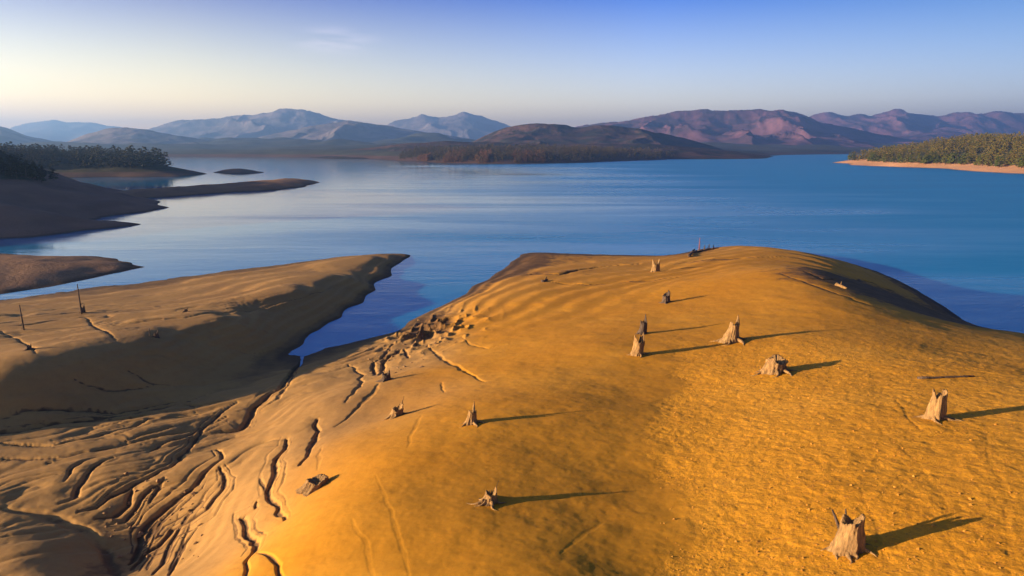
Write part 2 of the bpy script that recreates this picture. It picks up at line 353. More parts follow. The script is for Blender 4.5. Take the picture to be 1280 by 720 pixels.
# erosion gullies: (points, half width px, depth factor)
GUL = [
 ([(0,633),(35,636),(70,646),(105,662),(130,685),(148,722)],7.0,.45),
 ([(295,501),(280,510),(257,530),(240,552),(233,563),(213,580),(187,593),(163,603),(137,617),(117,632),(93,638)],3.4,1.0),
 ([(382,437),(372,455),(352,480),(330,495),(317,507),(305,530),(297,535),(277,538)],4.5,1.0),
 ([(378,450),(362,476),(345,498),(325,512)],2.5,.7),
 ([(273,560),(275,575),(253,590),(243,603),(230,613),(207,630),(190,647),(177,667),(170,693),(163,707)],4.0,1.0),
 ([(275,583),(284,597),(280,608),(267,623),(257,637),(233,653),(213,663),(197,683),(180,693),(167,713)],3.8,1.0),
 ([(253,623),(233,643),(213,680),(200,707),(187,720)],3.4,.9),([(247,660),(230,680),(217,707),(207,725)],3.4,.9),
 ([(360,547),(358,560),(347,570),(343,593),(337,613),(343,630),(357,650)],4.0,1.2),([(323,600),(335,617)],2.6,.8),
 ([(397,523),(397,540),(387,560),(378,580)],3.6,1.1),
 ([(322,627),(320,635),(302,647),(307,660),(320,673),(322,687),(310,700),(303,725)],4.2,1.3),([(327,690),(347,707),(357,725)],3.6,1.1),
 ([(142,566),(113,573),(87,587),(79,600)],3.0,.9),([(140,573),(117,583),(103,597),(95,617),(72,627)],3.4,1.0),
 ([(0,538),(33,535),(67,528),(117,523),(150,520),(200,513),(247,508)],3.0,1.3),
 ([(0,522),(20,515),(40,508),(100,510),(150,512),(200,503),(233,497)],2.8,1.3),
 ([(230,503),(260,503),(287,497)],2.6,1.2),([(0,553),(67,555),(117,545),(157,533),(187,523),(250,515)],2.8,1.2),([(0,532),(60,528),(130,519),(200,508),(260,492)],2.2,1.0),([(60,575),(120,560),(180,548),(240,536),(280,520)],2.4,1.0),([(0,572),(70,570),(140,557),(190,547)],2.2,.9),
 ([(163,603),(160,623),(143,640),(117,645)],4.0,1.0),([(203,602),(180,613),(170,630),(157,647),(133,653)],3.4,.9),
 ([(207,597),(193,613),(187,625)],3.0,.8),([(160,549),(180,542),(200,537),(212,532)],2.6,1.0),([(180,565),(200,556),(230,545),(262,528)],2.6,1.0),
 ([(205,640),(192,655),(182,675),(172,690)],3.0,.9),([(225,622),(205,645),(190,665)],2.8,.8),([(240,668),(222,690),(210,712)],2.6,.8),
 ([(108,397),(118,408),(133,415),(145,424)],1.6,.75),([(0,413),(27,425),(35,431),(45,442)],1.6,.7),
 ([(137,408),(200,400),(233,397),(300,388),(333,383),(383,370),(420,358)],1.6,.8),
 ([(93,472),(140,485),(167,482),(190,478)],2.6,.8),([(160,460),(187,475),(217,480)],2.6,.7),([(280,433),(310,441),(330,438)],2.4,.7),
 ([(533,430),(553,447),(580,463),(605,476)],2.6,.55),
 ([(657,343),(700,343),(733,336),(767,332),(800,330)],1.8,1.3),([(678,352),(733,355),(787,352),(820,350),(850,346)],1.5,.9),
 ([(523,427),(500,437),(483,447),(475,467)],3.2,1.0),([(505,436),(512,447)],2.4,.8),([(490,430),(480,445),(470,452)],2.6,.8),
 ([(475,480),(462,495),(450,507),(420,533)],3.6,.45),([(437,455),(453,468),(450,483),(433,503)],2.8,.6),([(467,452),(468,468)],3.0,.8),
 ([(577,420),(590,430),(613,435),(640,428)],1.8,.4),([(551,478),(557,490)],2.0,.4),
 ([(860,327),(903,323),(943,322),(993,322)],1.3,1.0),
 ([(973,342),(1003,352),(1033,362),(1073,377),(1107,388)],1.8,.4),([(1005,340),(1030,350),(1060,352),(1110,366)],1.8,.6),([(1040,345),(1080,350),(1120,366)],1.5,.8),
 ([(1093,530),(1127,560),(1153,583),(1170,607),(1180,630),(1193,693),(1207,725)],2.2,.10),
 ([(1227,535),(1237,567),(1253,610),(1260,653),(1267,725)],3.0,.12),([(1120,500),(1137,523),(1150,537)],1.8,.22),
 ([(1075,610),(1085,640),(1100,665),(1105,700)],2.2,.10),([(467,597),(487,640),(500,680),(512,725)],3.0,.09),([(440,650),(458,680),(466,725)],3.0,.10),
 ([(400,560),(395,590)],2.0,.3),([(527,520),(517,540),(508,560)],2.8,.14),([(700,690),(730,665),(760,650)],2.2,.10),
]
# fine rills running beside the larger gullies
_r = random.Random(4)
for pts_, w_, d_ in list(GUL[1:32]):
    if len(pts_) < 5 or max(p[1] for p in pts_) < 500: continue
    for off in (-15, -8, 8, 15):
        if _r.random() < 0.25: continue
        a_ = _r.randint(0, 2); b_ = len(pts_) - _r.randint(0, 2); seg = pts_[a_:b_]
        if len(seg) < 3: continue
        out_ = []
        for i_, (x_, y_) in enumerate(seg):
            q0, q1 = seg[max(i_ - 1, 0)], seg[min(i_ + 1, len(seg) - 1)]; tx, ty = q1[0] - q0[0], q1[1] - q0[1]; L_ = math.hypot(tx, ty) + 1e-6
            o_ = off * (0.35 + 0.65 * math.sin(math.pi * (i_ + 0.5) / len(seg))) * (0.6 + 0.4 * min(1, (y_ - 480) / 120)) + _r.uniform(-1.5, 1.5)
            out_.append((x_ - ty / L_ * o_, min(y_ + tx / L_ * o_ * 0.7, 735)))
        GUL.append((out_, _r.uniform(1.3, 2.0), _r.uniform(0.4, 0.7)))
# ---- fan-shaped height grid (finer near the viewpoint of interest, coarse elsewhere)
az = np.concatenate([np.linspace(-180, -75, 50, endpoint=False), np.linspace(-75, -40, 90, endpoint=False), np.linspace(-40, 40, 1300), np.linspace(40, 75, 60)[1:], np.linspace(75, 180, 50, endpoint=False)[1:]])
rr = np.concatenate([np.geomspace(1.0, 18, 50, endpoint=False), np.geomspace(18, 60, 480, endpoint=False), np.geomspace(60, 195, 320, endpoint=False), np.geomspace(195, 420, 30)])
A, RR = np.meshgrid(np.radians(az), rr, indexing='ij')
GX = np.sin(A) * RR; GY = np.cos(A) * RR
Z = base_h(GX, GY)
carve = np.zeros_like(Z); gully_shade = np.zeros_like(Z)
warpx = fbm(GX * 0.45, GY * 0.45, 31, 3) * 0.42; warpy = fbm(GX * 0.45, GY * 0.45, 47, 3) * 0.42
for pts, wpx, dep in GUL:
    W_ = line_world(pts); arr = np.array(W_); pad = 4.0
    D = np.hypot(arr[:, 0], arr[:, 1]).mean()
    wm = wpx * D / 865.0 * 0.95; wf = max(wm, 0.10)
    sel = (GX > arr[:, 0].min() - pad) & (GX < arr[:, 0].max() + pad) & (GY > arr[:, 1].min() - pad) & (GY < arr[:, 1].max() + pad)
    wsc = min(1.0, D / 60)
    xs = GX[sel] + warpx[sel] * wsc; ys = GY[sel] + warpy[sel] * wsc; best = np.full(xs.shape, 1e9); tt = np.zeros(xs.shape); n = len(W_) - 1
    for i in range(n):
        d, t = seg_dist(xs, ys, W_[i], W_[i + 1]); m = d < best; best[m] = d[m]; tt[m] = (i + t[m]) / n
    wl_ = wf * (0.35 + 0.75 * np.sin(np.pi * np.clip(tt, 0.02, 0.98)) ** 0.6) * (1 + 0.5 * vnoise(xs * 1.7, ys * 1.7, 5))
    prof = np.exp(-(best / wl_) ** 4) * 0.70 + np.exp(-(best / (wl_ * 3.4)) ** 2) * 0.30
    dd_ = dep * wf * 1.3
    gully_shade[sel] = np.maximum(gully_shade[sel], np.exp(-(best / wl_) ** 2) * min(0.72, 0.85 * dep))  # shade in the gullies painted into the soil colour
    carve[sel] = np.maximum(carve[sel], dd_ * prof * (0.35 + 0.65 * np.sin(np.pi * np.clip(tt, 0.05, 0.95)) ** 0.5))
left = smooth(-2, -16, GX) * smooth(120, 90, GY)
Z += fbm(GX / 14, GY / 14, 3, 4) * 0.22 + fbm(GX / 1.7, GY / 1.7, 9, 4) * 0.045
# erosion grain running down the left basin
gx = GX * math.cos(0.75) + GY * math.sin(0.75); gy = -GX * math.sin(0.75) + GY * math.cos(0.75)
rid = ridged(gx / 9 + fbm(GX / 6, GY / 6, 21, 2) * 0.6, gy / 2.0 + fbm(GX / 5, GY / 5, 23, 2) * 1.2, 77, 3)
lowm = smooth(5.5, 3.0, Z) * smooth(0.2, 1.0, Z) * left
Z -= rid * 0.22 * lowm
# water-level terraces left by the falling lake
ter = smooth(6.5, 3.5, Z) * smooth(-0.2, 0.3, Z) * (0.25 + 0.75 * smooth(75, 95, np.hypot(GX, GY)))
Z += ter * 0.085 * np.sin(Z * 2 * np.pi / 0.62 + fbm(GX / 20, GY / 20, 61, 2) * 2)
Z -= carve * smooth(-0.3, 0.4, Z)
# eroded broken bank beside the inlet
bx, by, _ = ground_at(535, 412)
bank = np.exp(-(((GX - bx) / 5.5) ** 2 + ((GY - by) / 11.0) ** 2))
Z += bank * (ridged(GX / 2.2, GY / 3.0, 91, 4) - 0.5) * 1.1 * smooth(0.0, 0.8, Z)
# cloddy, cracked ground on the right
fx, fy, _ = ground_at(822, 600)
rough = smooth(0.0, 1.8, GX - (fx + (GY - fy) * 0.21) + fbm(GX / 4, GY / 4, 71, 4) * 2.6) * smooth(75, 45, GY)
n3 = fbm(GX * 2.4, GY * 2.4, 17, 3)
Z += rough * (n3 * 0.04) + (1 - rough) * n3 * 0.008
# soil maps; dark also holds painted shade of gullies and bank
px_ = 640 + F * GX / np.maximum(GY * cP, 1.0)
grey = np.clip(smooth(0, 14, -GX + 1 - 0.12 * (GY - 60) + fbm(GX / 12, GY / 12, 13, 3) * 8) * smooth(9.5, 5, Z) + smooth(4.0, 1.0, Z) * 0.35, 0, 1)
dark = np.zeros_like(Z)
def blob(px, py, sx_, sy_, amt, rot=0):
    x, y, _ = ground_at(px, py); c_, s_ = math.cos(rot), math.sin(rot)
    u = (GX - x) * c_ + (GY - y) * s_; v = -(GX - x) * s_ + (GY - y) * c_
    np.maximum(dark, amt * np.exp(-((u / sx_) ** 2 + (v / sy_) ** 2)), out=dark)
blob(1110, 368, 13, 22, 0.95, -0.25); blob(1160, 392, 9, 12, 0.95, 0.1); blob(1040, 345, 14, 20, 0.62, -0.2)  # brown bank soil with its shadow side painted darker
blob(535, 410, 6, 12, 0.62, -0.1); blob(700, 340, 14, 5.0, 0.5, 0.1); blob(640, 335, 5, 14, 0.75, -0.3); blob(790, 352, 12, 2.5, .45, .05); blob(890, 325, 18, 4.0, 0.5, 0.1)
blob(150, 715, 3, 5, 0.5, 0)  # shade of the bottom-left valley painted on
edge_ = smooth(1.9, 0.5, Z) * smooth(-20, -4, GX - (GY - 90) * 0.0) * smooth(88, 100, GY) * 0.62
dark = np.clip(dark + gully_shade + edge_, 0, 1) + rid * lowm * 0.08
V = np.stack([GX, GY, Z], -1).reshape(-1, 3)
fcs = grid_faces(len(az), len(rr), wrap=True)
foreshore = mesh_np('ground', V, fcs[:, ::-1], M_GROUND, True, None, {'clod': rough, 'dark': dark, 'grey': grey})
tag(foreshore, kind='structure')
nR = len(rr)
from bisect import bisect_left
def hgt(x, y):
    """height of the finished sheet"""
    a = math.degrees(math.atan2(x, y)); r = math.hypot(x, y)
    i = min(max(bisect_left(az, a), 1), len(az) - 1); j = min(max(bisect_left(rr, r), 1), nR - 1)
    u = (a - az[i - 1]) / (az[i] - az[i - 1]); v = (r - rr[j - 1]) / (rr[j] - rr[j - 1])
    return float((Z[i-1, j-1] * (1-u) + Z[i, j-1] * u) * (1-v) + (Z[i-1, j] * (1-u) + Z[i, j] * u) * v)

# ------------------------------------------------------------------ lake and lake bed
S = 12500.0
def sheet(name, z, m, y0=-1200, y1=13000):
    return tag(mesh_np(name, [(-S, y0, z), (S, y0, z), (S, y1, z), (-S, y1, z)], [(0, 1, 2, 3)], m, False), kind='structure')
sheet('water', 0.0, M_WATER)
k = NB('lake_silt'); sheet('lake_bed', -9.0, k.out(k.ramp(k.noise(0.01), [(0.3, (0.10, 0.06, 0.03)), (0.7, (0.16, 0.10, 0.05))])))

# ------------------------------------------------------------------ farther land: polygons on the waterline raised to hills
class Land:
    def __init__(s, name, poly, hfun, mat, res=(200, 200), world=False, noise=0.3, nscale=20, margin=20):
        s.poly = [p if world else P(p[0], p[1])[:2] for p in poly]
        arr = np.array(s.poly); s.h = hfun; s.noise = noise; s.ns = nscale; s.margin = margin
        x = np.linspace(arr[:, 0].min() - margin, arr[:, 0].max() + margin, res[0]); y = np.linspace(arr[:, 1].min() - margin, arr[:, 1].max() + margin, res[1])
        X, Y = np.meshgrid(x, y, indexing='ij'); Zz = s.height(X, Y)
        s.o = tag(mesh_np(name, np.stack([X, Y, Zz], -1).reshape(-1, 3), grid_faces(*res), mat), kind='structure')
    def height(s, X, Y):
        d = poly_sdf(X + fbm(X / s.ns, Y / s.ns, 7, 3) * s.ns * 0.25, Y + fbm(X / s.ns, Y / s.ns, 8, 3) * s.ns * 0.25, s.poly)
        z = s.h(X, Y, np.maximum(d, 0)) * (1 + fbm(X / s.ns, Y / s.ns, 5, 4) * s.noise)
        return np.where(d > 0, z, np.maximum(d * 0.15, -2.0)) - 0.02
M_SPIT = mat_bank('tan_mud_bank', (0.20, 0.11, 0.06), (0.36, 0.20, 0.09), band=1.5)
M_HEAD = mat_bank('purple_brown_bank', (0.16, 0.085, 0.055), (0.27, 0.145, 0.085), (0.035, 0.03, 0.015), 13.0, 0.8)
M_HEAD2 = mat_bank('bank_shade_tone', (0.06, 0.04, 0.03), (0.12, 0.075, 0.05), (0.035, 0.032, 0.015), 4.0, 0.8)  # bank colour lowered to stand in for shade
M_BEACH = mat_bank('orange_sand_bank', (0.42, 0.21, 0.10), (0.60, 0.33, 0.17), (0.05, 0.05, 0.02), 7.0, 0.5, 0.02)
M_FAR = mat_bank('far_shore_bank', (0.05, 0.03, 0.022), (0.13, 0.065, 0.04), (0.03, 0.03, 0.018), 7.0, 0.3, 0.006)

spit = Land('mud_spit', [(0,368),(60,358),(130,345),(190,333.5),(160,328),(110,322),(0,318),(-260,316),(-260,400)], lambda X, Y, d: 3.4 * (1 - np.exp(-d / 16)), M_SPIT, (220, 200), noise=0.25, nscale=15)
bar = Land('sand_bar', [(150,250),(200,247),(260,242.5),(350,237),(382,233),(398,228),(372,224.5),(330,228),(260,234),(190,239),(120,244)], lambda X, Y, d: 3.6 * (1 - np.exp(-d / 12)), M_SPIT, (240, 160), noise=0.25, nscale=15)
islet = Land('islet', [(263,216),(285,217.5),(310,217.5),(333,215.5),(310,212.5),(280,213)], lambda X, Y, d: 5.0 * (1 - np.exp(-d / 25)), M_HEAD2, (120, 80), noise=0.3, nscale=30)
head = Land('headland', [(0,297),(40,295),(80,291),(130,286),(167,281.5),(140,277),(120,274),(165,268),(195,264),(213,260),(196,255),(185,249),(150,240),(80,232),(-160,232),(-500,240),(-520,300),(-300,320),(-110,318),(-25,300)],
            lambda X, Y, d: np.minimum(0.27 * d, 13 + 0.06 * d) * (0.9 + 0.45 * smooth(-190, -260, X) + 0.9 * smooth(0.82, 1.0, -X / Y)) + 0.25 * np.sin(d / 2.2), M_HEAD, (260, 240), noise=0.22, nscale=30)  # rise past the left frame edge added to shade the visible slope
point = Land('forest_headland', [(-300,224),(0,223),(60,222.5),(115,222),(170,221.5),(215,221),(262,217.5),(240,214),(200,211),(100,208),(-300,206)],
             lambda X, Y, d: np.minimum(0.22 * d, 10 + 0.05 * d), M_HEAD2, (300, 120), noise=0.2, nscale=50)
rpt = Land('wooded_point', [(1043,203.5),(1065,206),(1090,207.5),(1150,209.5),(1185,211),(1222,214),(1290,217.5),(1500,222),(1900,212),(1600,196),(1300,196),(1150,198),(1080,200)],
           lambda X, Y, d: np.minimum(np.minimum(0.20 * d, 4 + 0.42 * np.maximum(d - 22, 0)), 12 + 19 * smooth(430, 800, X) + 0.01 * d + 5 * fbm(X / 90, Y / 90, 55, 2)) , M_BEACH, (300, 180), noise=0.15, nscale=80)
far = Land('far_shore', [(-9000,7000)] + [P(x, y)[:2] for x, y in [(-300,197),(250,196),(400,197),(470,199),(520,202.5),(560,204),(640,205),(700,204.5),(740,203.5),(790,201.5),(830,199),(900,195.5),(1000,193.5),(1060,192.5),(1200,192)]] + [(9000,5200),(9000,7600)],
           lambda X, Y, d: np.minimum(0.18 * d, 10 + 0.02 * d) * (1 + fbm(X / 500, Y / 500, 3, 3) * 0.8), M_FAR, (500, 260), world=True, noise=0.4, nscale=160, margin=60)

# ------------------------------------------------------------------ mountain ranges
def mountain(name, ridge, D, Wf, mat, amp=0.35, sc=1.0, seed=0, nu=360, nv=130, power=1.2):
    """ridge: (px, py) skyline as surveyed from the camera, at range D; Wf: depth of the flank"""
    pxs = np.array([p[0] for p in ridge], float); hs_ = np.array([H + (184 - p[1]) * D * 0.985 / F for p in ridge])
    azr = np.arctan((pxs - 640) / (F * cP))
    a = np.linspace(azr[0], azr[-1], nu); hh = np.interp(a, azr, hs_)
    for _ in range(2): hh = np.convolve(np.pad(hh, 3, 'edge'), np.ones(7) / 7, 'valid')
    t = np.linspace(-1, 1, nv); Am, T = np.meshgrid(a, t, indexing='ij'); Hh = hh[:, None]
    dist = (D + T * Wf) / np.cos(Am)
    X = np.sin(Am) * dist; Y = np.cos(Am) * dist
    s1 = D * 0.085 * sc
    wx = fbm(X / s1, Y / s1, seed + 40, 3) * 0.9
    rid = ridged(X / s1 + wx * 0.6, Y / (s1 * 2.0) + wx * 0.6, seed, 4); rid = rid * 0.6 + 0.4 * (fbm(X / s1, Y / (s1 * 1.6), seed + 3, 4) + 0.5)
    shape = np.clip(1 - np.abs(T) ** power, 0, 1)
    edge = np.clip(1 - ((Am - a[0]) / (a[-1] - a[0]) * 2 - 1) ** 8, 0, 1)
    Zm = Hh * edge * (shape * (1 - amp * 0.30) + amp * (rid - 0.55) * (0.25 + np.clip(np.abs(T) * 3, 0, 1)) * np.clip((1 - np.abs(T)) * 2.5, 0, 1)) + amp * 0.30 * Hh * np.exp(-(T / 0.12) ** 2) * edge
    Zm += Hh * 0.07 * fbm(X / (s1 * .25), Y / (s1 * .25), seed + 9, 4) * shape
    return tag(mesh_np(name, np.stack([X, Y, Zm - 1.5], -1).reshape(-1, 3), grid_faces(nu, nv), mat), kind='structure')
M_RED = mat_mountain('bare_winter_woods', (0.085, 0.042, 0.058), (0.165, 0.082, 0.10), (0.045, 0.032, 0.045), 0.0016)
M_PALE = mat_mountain('winter_woods_haze_tone', (0.11, 0.088, 0.09), (0.20, 0.165, 0.165), (0.08, 0.075, 0.08), 0.0016)  # wood colour made paler to stand for backlit haze
M_MID = mat_mountain('winter_woods_dark', (0.045, 0.032, 0.032), (0.10, 0.060, 0.050), (0.025, 0.028, 0.026), 0.004)
mountain('mountain_range', [(-200,150),(-60,143),(0,150),(35,160),(60,169),(110,181),(160,188)], 4300, 1500, M_PALE, 0.4, 1, 1)
mountain('mountain_range', [(10,170),(45,157),(75,152),(92,151),(110,154),(150,155),(190,162),(230,170)], 11000, 1500, M_PALE, 0.3, 1, 2)
mountain('mountain_range', [(60,190),(90,180),(130,167),(160,160),(190,159),(225,166),(270,174),(310,180),(350,186),(390,190)], 4000, 1200, M_PALE, 0.4, 1, 3)
mountain('mountain_range', [(150,168),(195,158),(240,152),(290,147),(335,144),(362,137),(395,137),(430,146),(460,153),(520,165),(600,178)], 7600, 1800, M_PALE, 0.4, 1, 4, nu=420)
mountain('mountain_range', [(270,190),(330,172),(400,158),(445,152),(480,157),(540,165),(600,174),(660,184)], 5400, 1500, M_PALE, 0.4, 1, 5)
mountain('mountain_range', [(460,165),(500,150),(535,144),(552,148),(582,141),(610,150),(640,158),(690,170)], 9600, 1500, M_PALE, 0.3, 1, 6)
mountain('mountain_range', [(640,178),(700,160),(765,152),(800,147),(830,144),(865,136),(895,139),(930,138),(962,141),(1000,149),(1040,159),(1080,168),(1140,176),(1200,186)], 5200, 1700, M_RED, 0.55, 1.1, 7, nu=500, nv=170)
mountain('mountain_range', [(930,168),(985,146),(1018,141),(1040,146),(1068,147),(1102,138),(1125,142),(1150,145),(1190,142),(1222,138),(1240,140),(1282,151),(1340,160),(1420,170)], 8000, 1900, M_RED, 0.5, 1.0, 8, nu=460, nv=150)
mountain('mountain_range', [(1040,184),(1100,170),(1160,164),(1200,168),(1260,176),(1330,184)], 6200, 1000, M_RED, 0.4, 1, 11)
# lower wooded hills behind the far shore
mountain('hill', [(560,184),(600,170),(640,158),(672,155),(700,156),(720,159),(745,155),(775,157),(820,165),(860,174),(910,183)], 2500, 620, M_MID, 0.4, 1.3, 9, nu=400, nv=140)
mountain('hill', [(380,195),(440,186),(500,180),(560,175),(620,177),(680,180),(760,178),(820,180),(900,186),(960,191)], 1950, 420, M_MID, 0.45, 1.5, 10, nu=400, nv=100)
mountain('hill', [(760,192),(840,184),(900,186),(980,187),(1060,185),(1150,188),(1260,190)], 3300, 500, M_MID, 0.4, 1.5, 12, nu=300, nv=80)
mountain('hill', [(1120,196),(1170,184),(1215,176),(1250,170),(1290,165),(1400,152),(1560,150),(1800,180)], 1250, 330, mat_mountain('brown_winter_hill', (0.11, 0.055, 0.03), (0.20, 0.10, 0.05), (0.05, 0.055, 0.02), 0.01), 0.3, 1.5, 13, nu=300, nv=90)

# ------------------------------------------------------------------ trees
M_GREEN = mat_leaf('pine_foliage_lit_tone', (0.030, 0.042, 0.008), (0.065, 0.078, 0.012), (0.15, 0.10, 0.022))  # sunlit tone built into the leaf colour
M_DKGREEN = mat_leaf('pine_foliage_shade_tone', (0.02, 0.022, 0.010), (0.045, 0.040, 0.018), (0.09, 0.06, 0.03))  # darker copy of the foliage, shade built into its colour
M_BARK = mat_wood('pine_bark', (0.07, 0.045, 0.03), (0.16, 0.10, 0.07), 3)
OCT_V = np.array([(1,0,0),(0,1,0),(-1,0,0),(0,-1,0),(0,0,1),(0,0,-1)], float)
OCT_F = np.array([(0,1,4),(1,2,4),(2,3,4),(3,0,4),(1,0,5),(2,1,5),(3,2,5),(0,3,5)])
def crown(n, seed, conical=0.6):
    """unit-high crown of many small ragged leaf clumps (height 1, radius about .28)"""
    g = np.random.default_rng(seed); vs = []; fs = []
    for i in range(n):
        h = 0.18 + 0.82 * (i + g.random()) / n
        rad = (0.30 * (1 - h) ** conical + 0.03) * (0.35 + 0.75 * g.random())
        a = g.random() * 6.283; s = (0.045 + 0.05 * g.random()) * (1.15 - 0.5 * h)
        v = OCT_V * s * (0.6 + 0.8 * g.random((6, 1))) * np.array([1.3, 1.3, 0.7]) + np.array([math.cos(a) * rad, math.sin(a) * rad, h - 0.03])
        fs.append(OCT_F + len(vs) * 6); vs.append(v)
    return np.concatenate(vs), np.concatenate(fs)
CROWNS = [crown(44, s, c_) for s, c_ in ((1, .6), (2, .45), (3, .8), (4, .5), (5, .35), (6, .7))]
SMALL = [crown(20, s + 20, c_) for s, c_ in ((1, .5), (2, .4), (3, .7), (4, .45))]
def trunk_mesh(n=7):
    v = []; hs_ = (0, 0.3, 0.65, 0.95)
    for h in hs_:
        for i in range(n): v.append((math.cos(6.283*i/n)*0.022*(1.1-h), math.sin(6.283*i/n)*0.022*(1.1-h), h))
    f = [(k_*n+i, k_*n+(i+1)%n, (k_+1)*n+(i+1)%n, (k_+1)*n+i) for k_ in range(3) for i in range(n)]
    return np.array(v), np.array(f)
TR_V, TR_F = trunk_mesh()
def wood(name, land, region, n, hgt_, mat, zmin, label, seed, taken=()):
    """a far wood that reads as one mass"""
    g = np.random.default_rng(seed); xs, ys = region
    X = g.uniform(*xs, n * 4); Y = g.uniform(*ys, n * 4); Zz = land.height(X, Y)
    ok = Zz > zmin; X, Y, Zz = X[ok][:n], Y[ok][:n], Zz[ok][:n]
    vs = []; fs = []; off = 0
    if not len(X): return
    for x, y, z in zip(X, Y, Zz):
        v, f = SMALL[g.integers(len(SMALL))]; s = hgt_ * (0.45 + 0.8 * g.random() ** 1.3) * (1 + 0.25 * math.sin(x / 31) * math.sin(y / 47)); a = g.random() * 6.283; c_, s_ = math.cos(a), math.sin(a)
        wd = s * g.uniform(0.9, 1.5)
        vv = np.stack([(v[:, 0]*c_ - v[:, 1]*s_)*wd + x, (v[:, 0]*s_ + v[:, 1]*c_)*wd + y, v[:, 2]*s*1.0 + z - 0.12*s], -1)
        vs.append(vv); fs.append(f + off); off += len(v)
    o = mesh_np(name, np.concatenate(vs), np.concatenate(fs), mat, False)
    return tag(o, label, 'wood', kind='stuff')
def tree_proto(name, seed, label, cat, group, leafmat):
    t = empty(name, (0, 0, 0), label, cat, group)
    mesh_np('trunk', TR_V, TR_F, M_BARK, True, t)
    v, f = CROWNS[seed]; mesh_np('crown', v, f, leafmat, False, t)
    return t
def dup(root):
    r = root.copy(); C.objects.link(r)
    for ch in list(root.children):
        c = ch.copy(); C.objects.link(c); c.parent = r
    return r
def plant_row(name, land, spots, hts, label, group, leafmat, seed):
    g = np.random.default_rng(seed); protos = []
    for i, (x, y) in enumerate(spots):
        if i < 4:
            r = tree_proto(name, int(g.integers(6)), label, 'tree', group, leafmat); protos.append(r)
        else: r = dup(protos[int(g.integers(4))])
        z = float(land.height(np.array([x]), np.array([y]))[0]); s = hts * g.uniform(0.75, 1.2); wd = s * g.uniform(1.0, 1.5)
        r.location = (x, y, z - 0.1); r.scale = (wd, wd, s); r.rotation_euler = (0, 0, g.random() * 6.28)
def edge_spots(land, line, n, jit, seed):
    g = np.random.default_rng(seed); out = []
    L = np.array([P(*p)[:2] for p in line]); t = np.linspace(0, len(L) - 1.001, n)
    for q in t:
        i = int(q); p = L[i] + (L[i + 1] - L[i]) * (q - i) + g.normal(0, jit, 2); out.append((float(p[0]), float(p[1])))
    return out
# right point
def inland(land, x, y, dirx, diry, zmin, step=3.0, mx=80):
    for _ in range(mx):
        if float(land.height(np.array([x]), np.array([y]))[0]) > zmin: return x, y
        x += dirx * step; y += diry * step
    return None
def row_on(land, line, n, zmin, jit, seed, rows=1, gap=8):
    out = []; g = np.random.default_rng(seed + 5)
    for x, y in edge_spots(land, line, n, jit, seed):
        r = math.hypot(x, y)
        q = inland(land, x, y, x / r * 0.6, 0.8, zmin)
        if q:
            for k_ in range(rows): out.append((q[0] + g.normal(0, 1.5), q[1] + k_ * gap + g.normal(0, 2)))
    return out
plant_row('pine_tree', rpt, row_on(rpt, [(1058,206),(1090,207.5),(1150,209.5),(1185,211),(1222,214),(1290,217.5)], 62, 4.5, 3, 3), 13, 'sunlit green pine at the front edge of the wooded point on the right', 'pines along the edge of the right-hand point', M_GREEN, 11)
wood('forest', rpt, ((300, 1250), (650, 1500)), 4800, 14, M_GREEN, 4.6, 'sunlit green and rust coloured wood covering the sandy point on the right', 21)
plant_row('bank_tree', head, row_on(head, [(-30,262),(40,262),(75,258)], 30, 12.5, 3, 5, 2, 9), 6.0, 'small dark tree in the shaded grove on top of the left headland', 'trees on the left headland', M_DKGREEN, 12)
wood('grove', head, ((-420, -150), (230, 460)), 420, 5.5, M_DKGREEN, 13.5, 'dark shaded grove crowning the brown headland at the left edge', 22)
wood('forest', point, ((-900, -180), (560, 1000)), 2400, 13, M_DKGREEN, 7.0, 'dark wood along the farther headland behind the left bank', 23)
wood('forest', far, ((-230, 1500), (1100, 2100)), 5200, 13, M_DKGREEN, 1.5, 'dark blue-brown wood on the low shore across the lake', 24)

M_RUSTLEAF = mat_leaf('autumn_foliage', (0.05, 0.03, 0.02), (0.11, 0.055, 0.03), (0.18, 0.09, 0.045))
for i_, (x0, x1, what) in enumerate(((500, 528, 'small patch of rusty autumn trees, leftmost on the far shore'), (548, 580, 'rusty autumn trees left of the middle of the far shore'), (592, 612, 'narrow patch of rusty autumn trees on the far shore'), (642, 682, 'widest patch of rusty autumn trees on the far shore'))):
    a_, b_ = P(x0, 205), P(x1, 203.5)
    wood('autumn_grove', far, ((a_[0], b_[0]), (a_[1] - 40, a_[1] + 230)), 300, 10, M_RUSTLEAF, 0.8, what, 60 + i_)

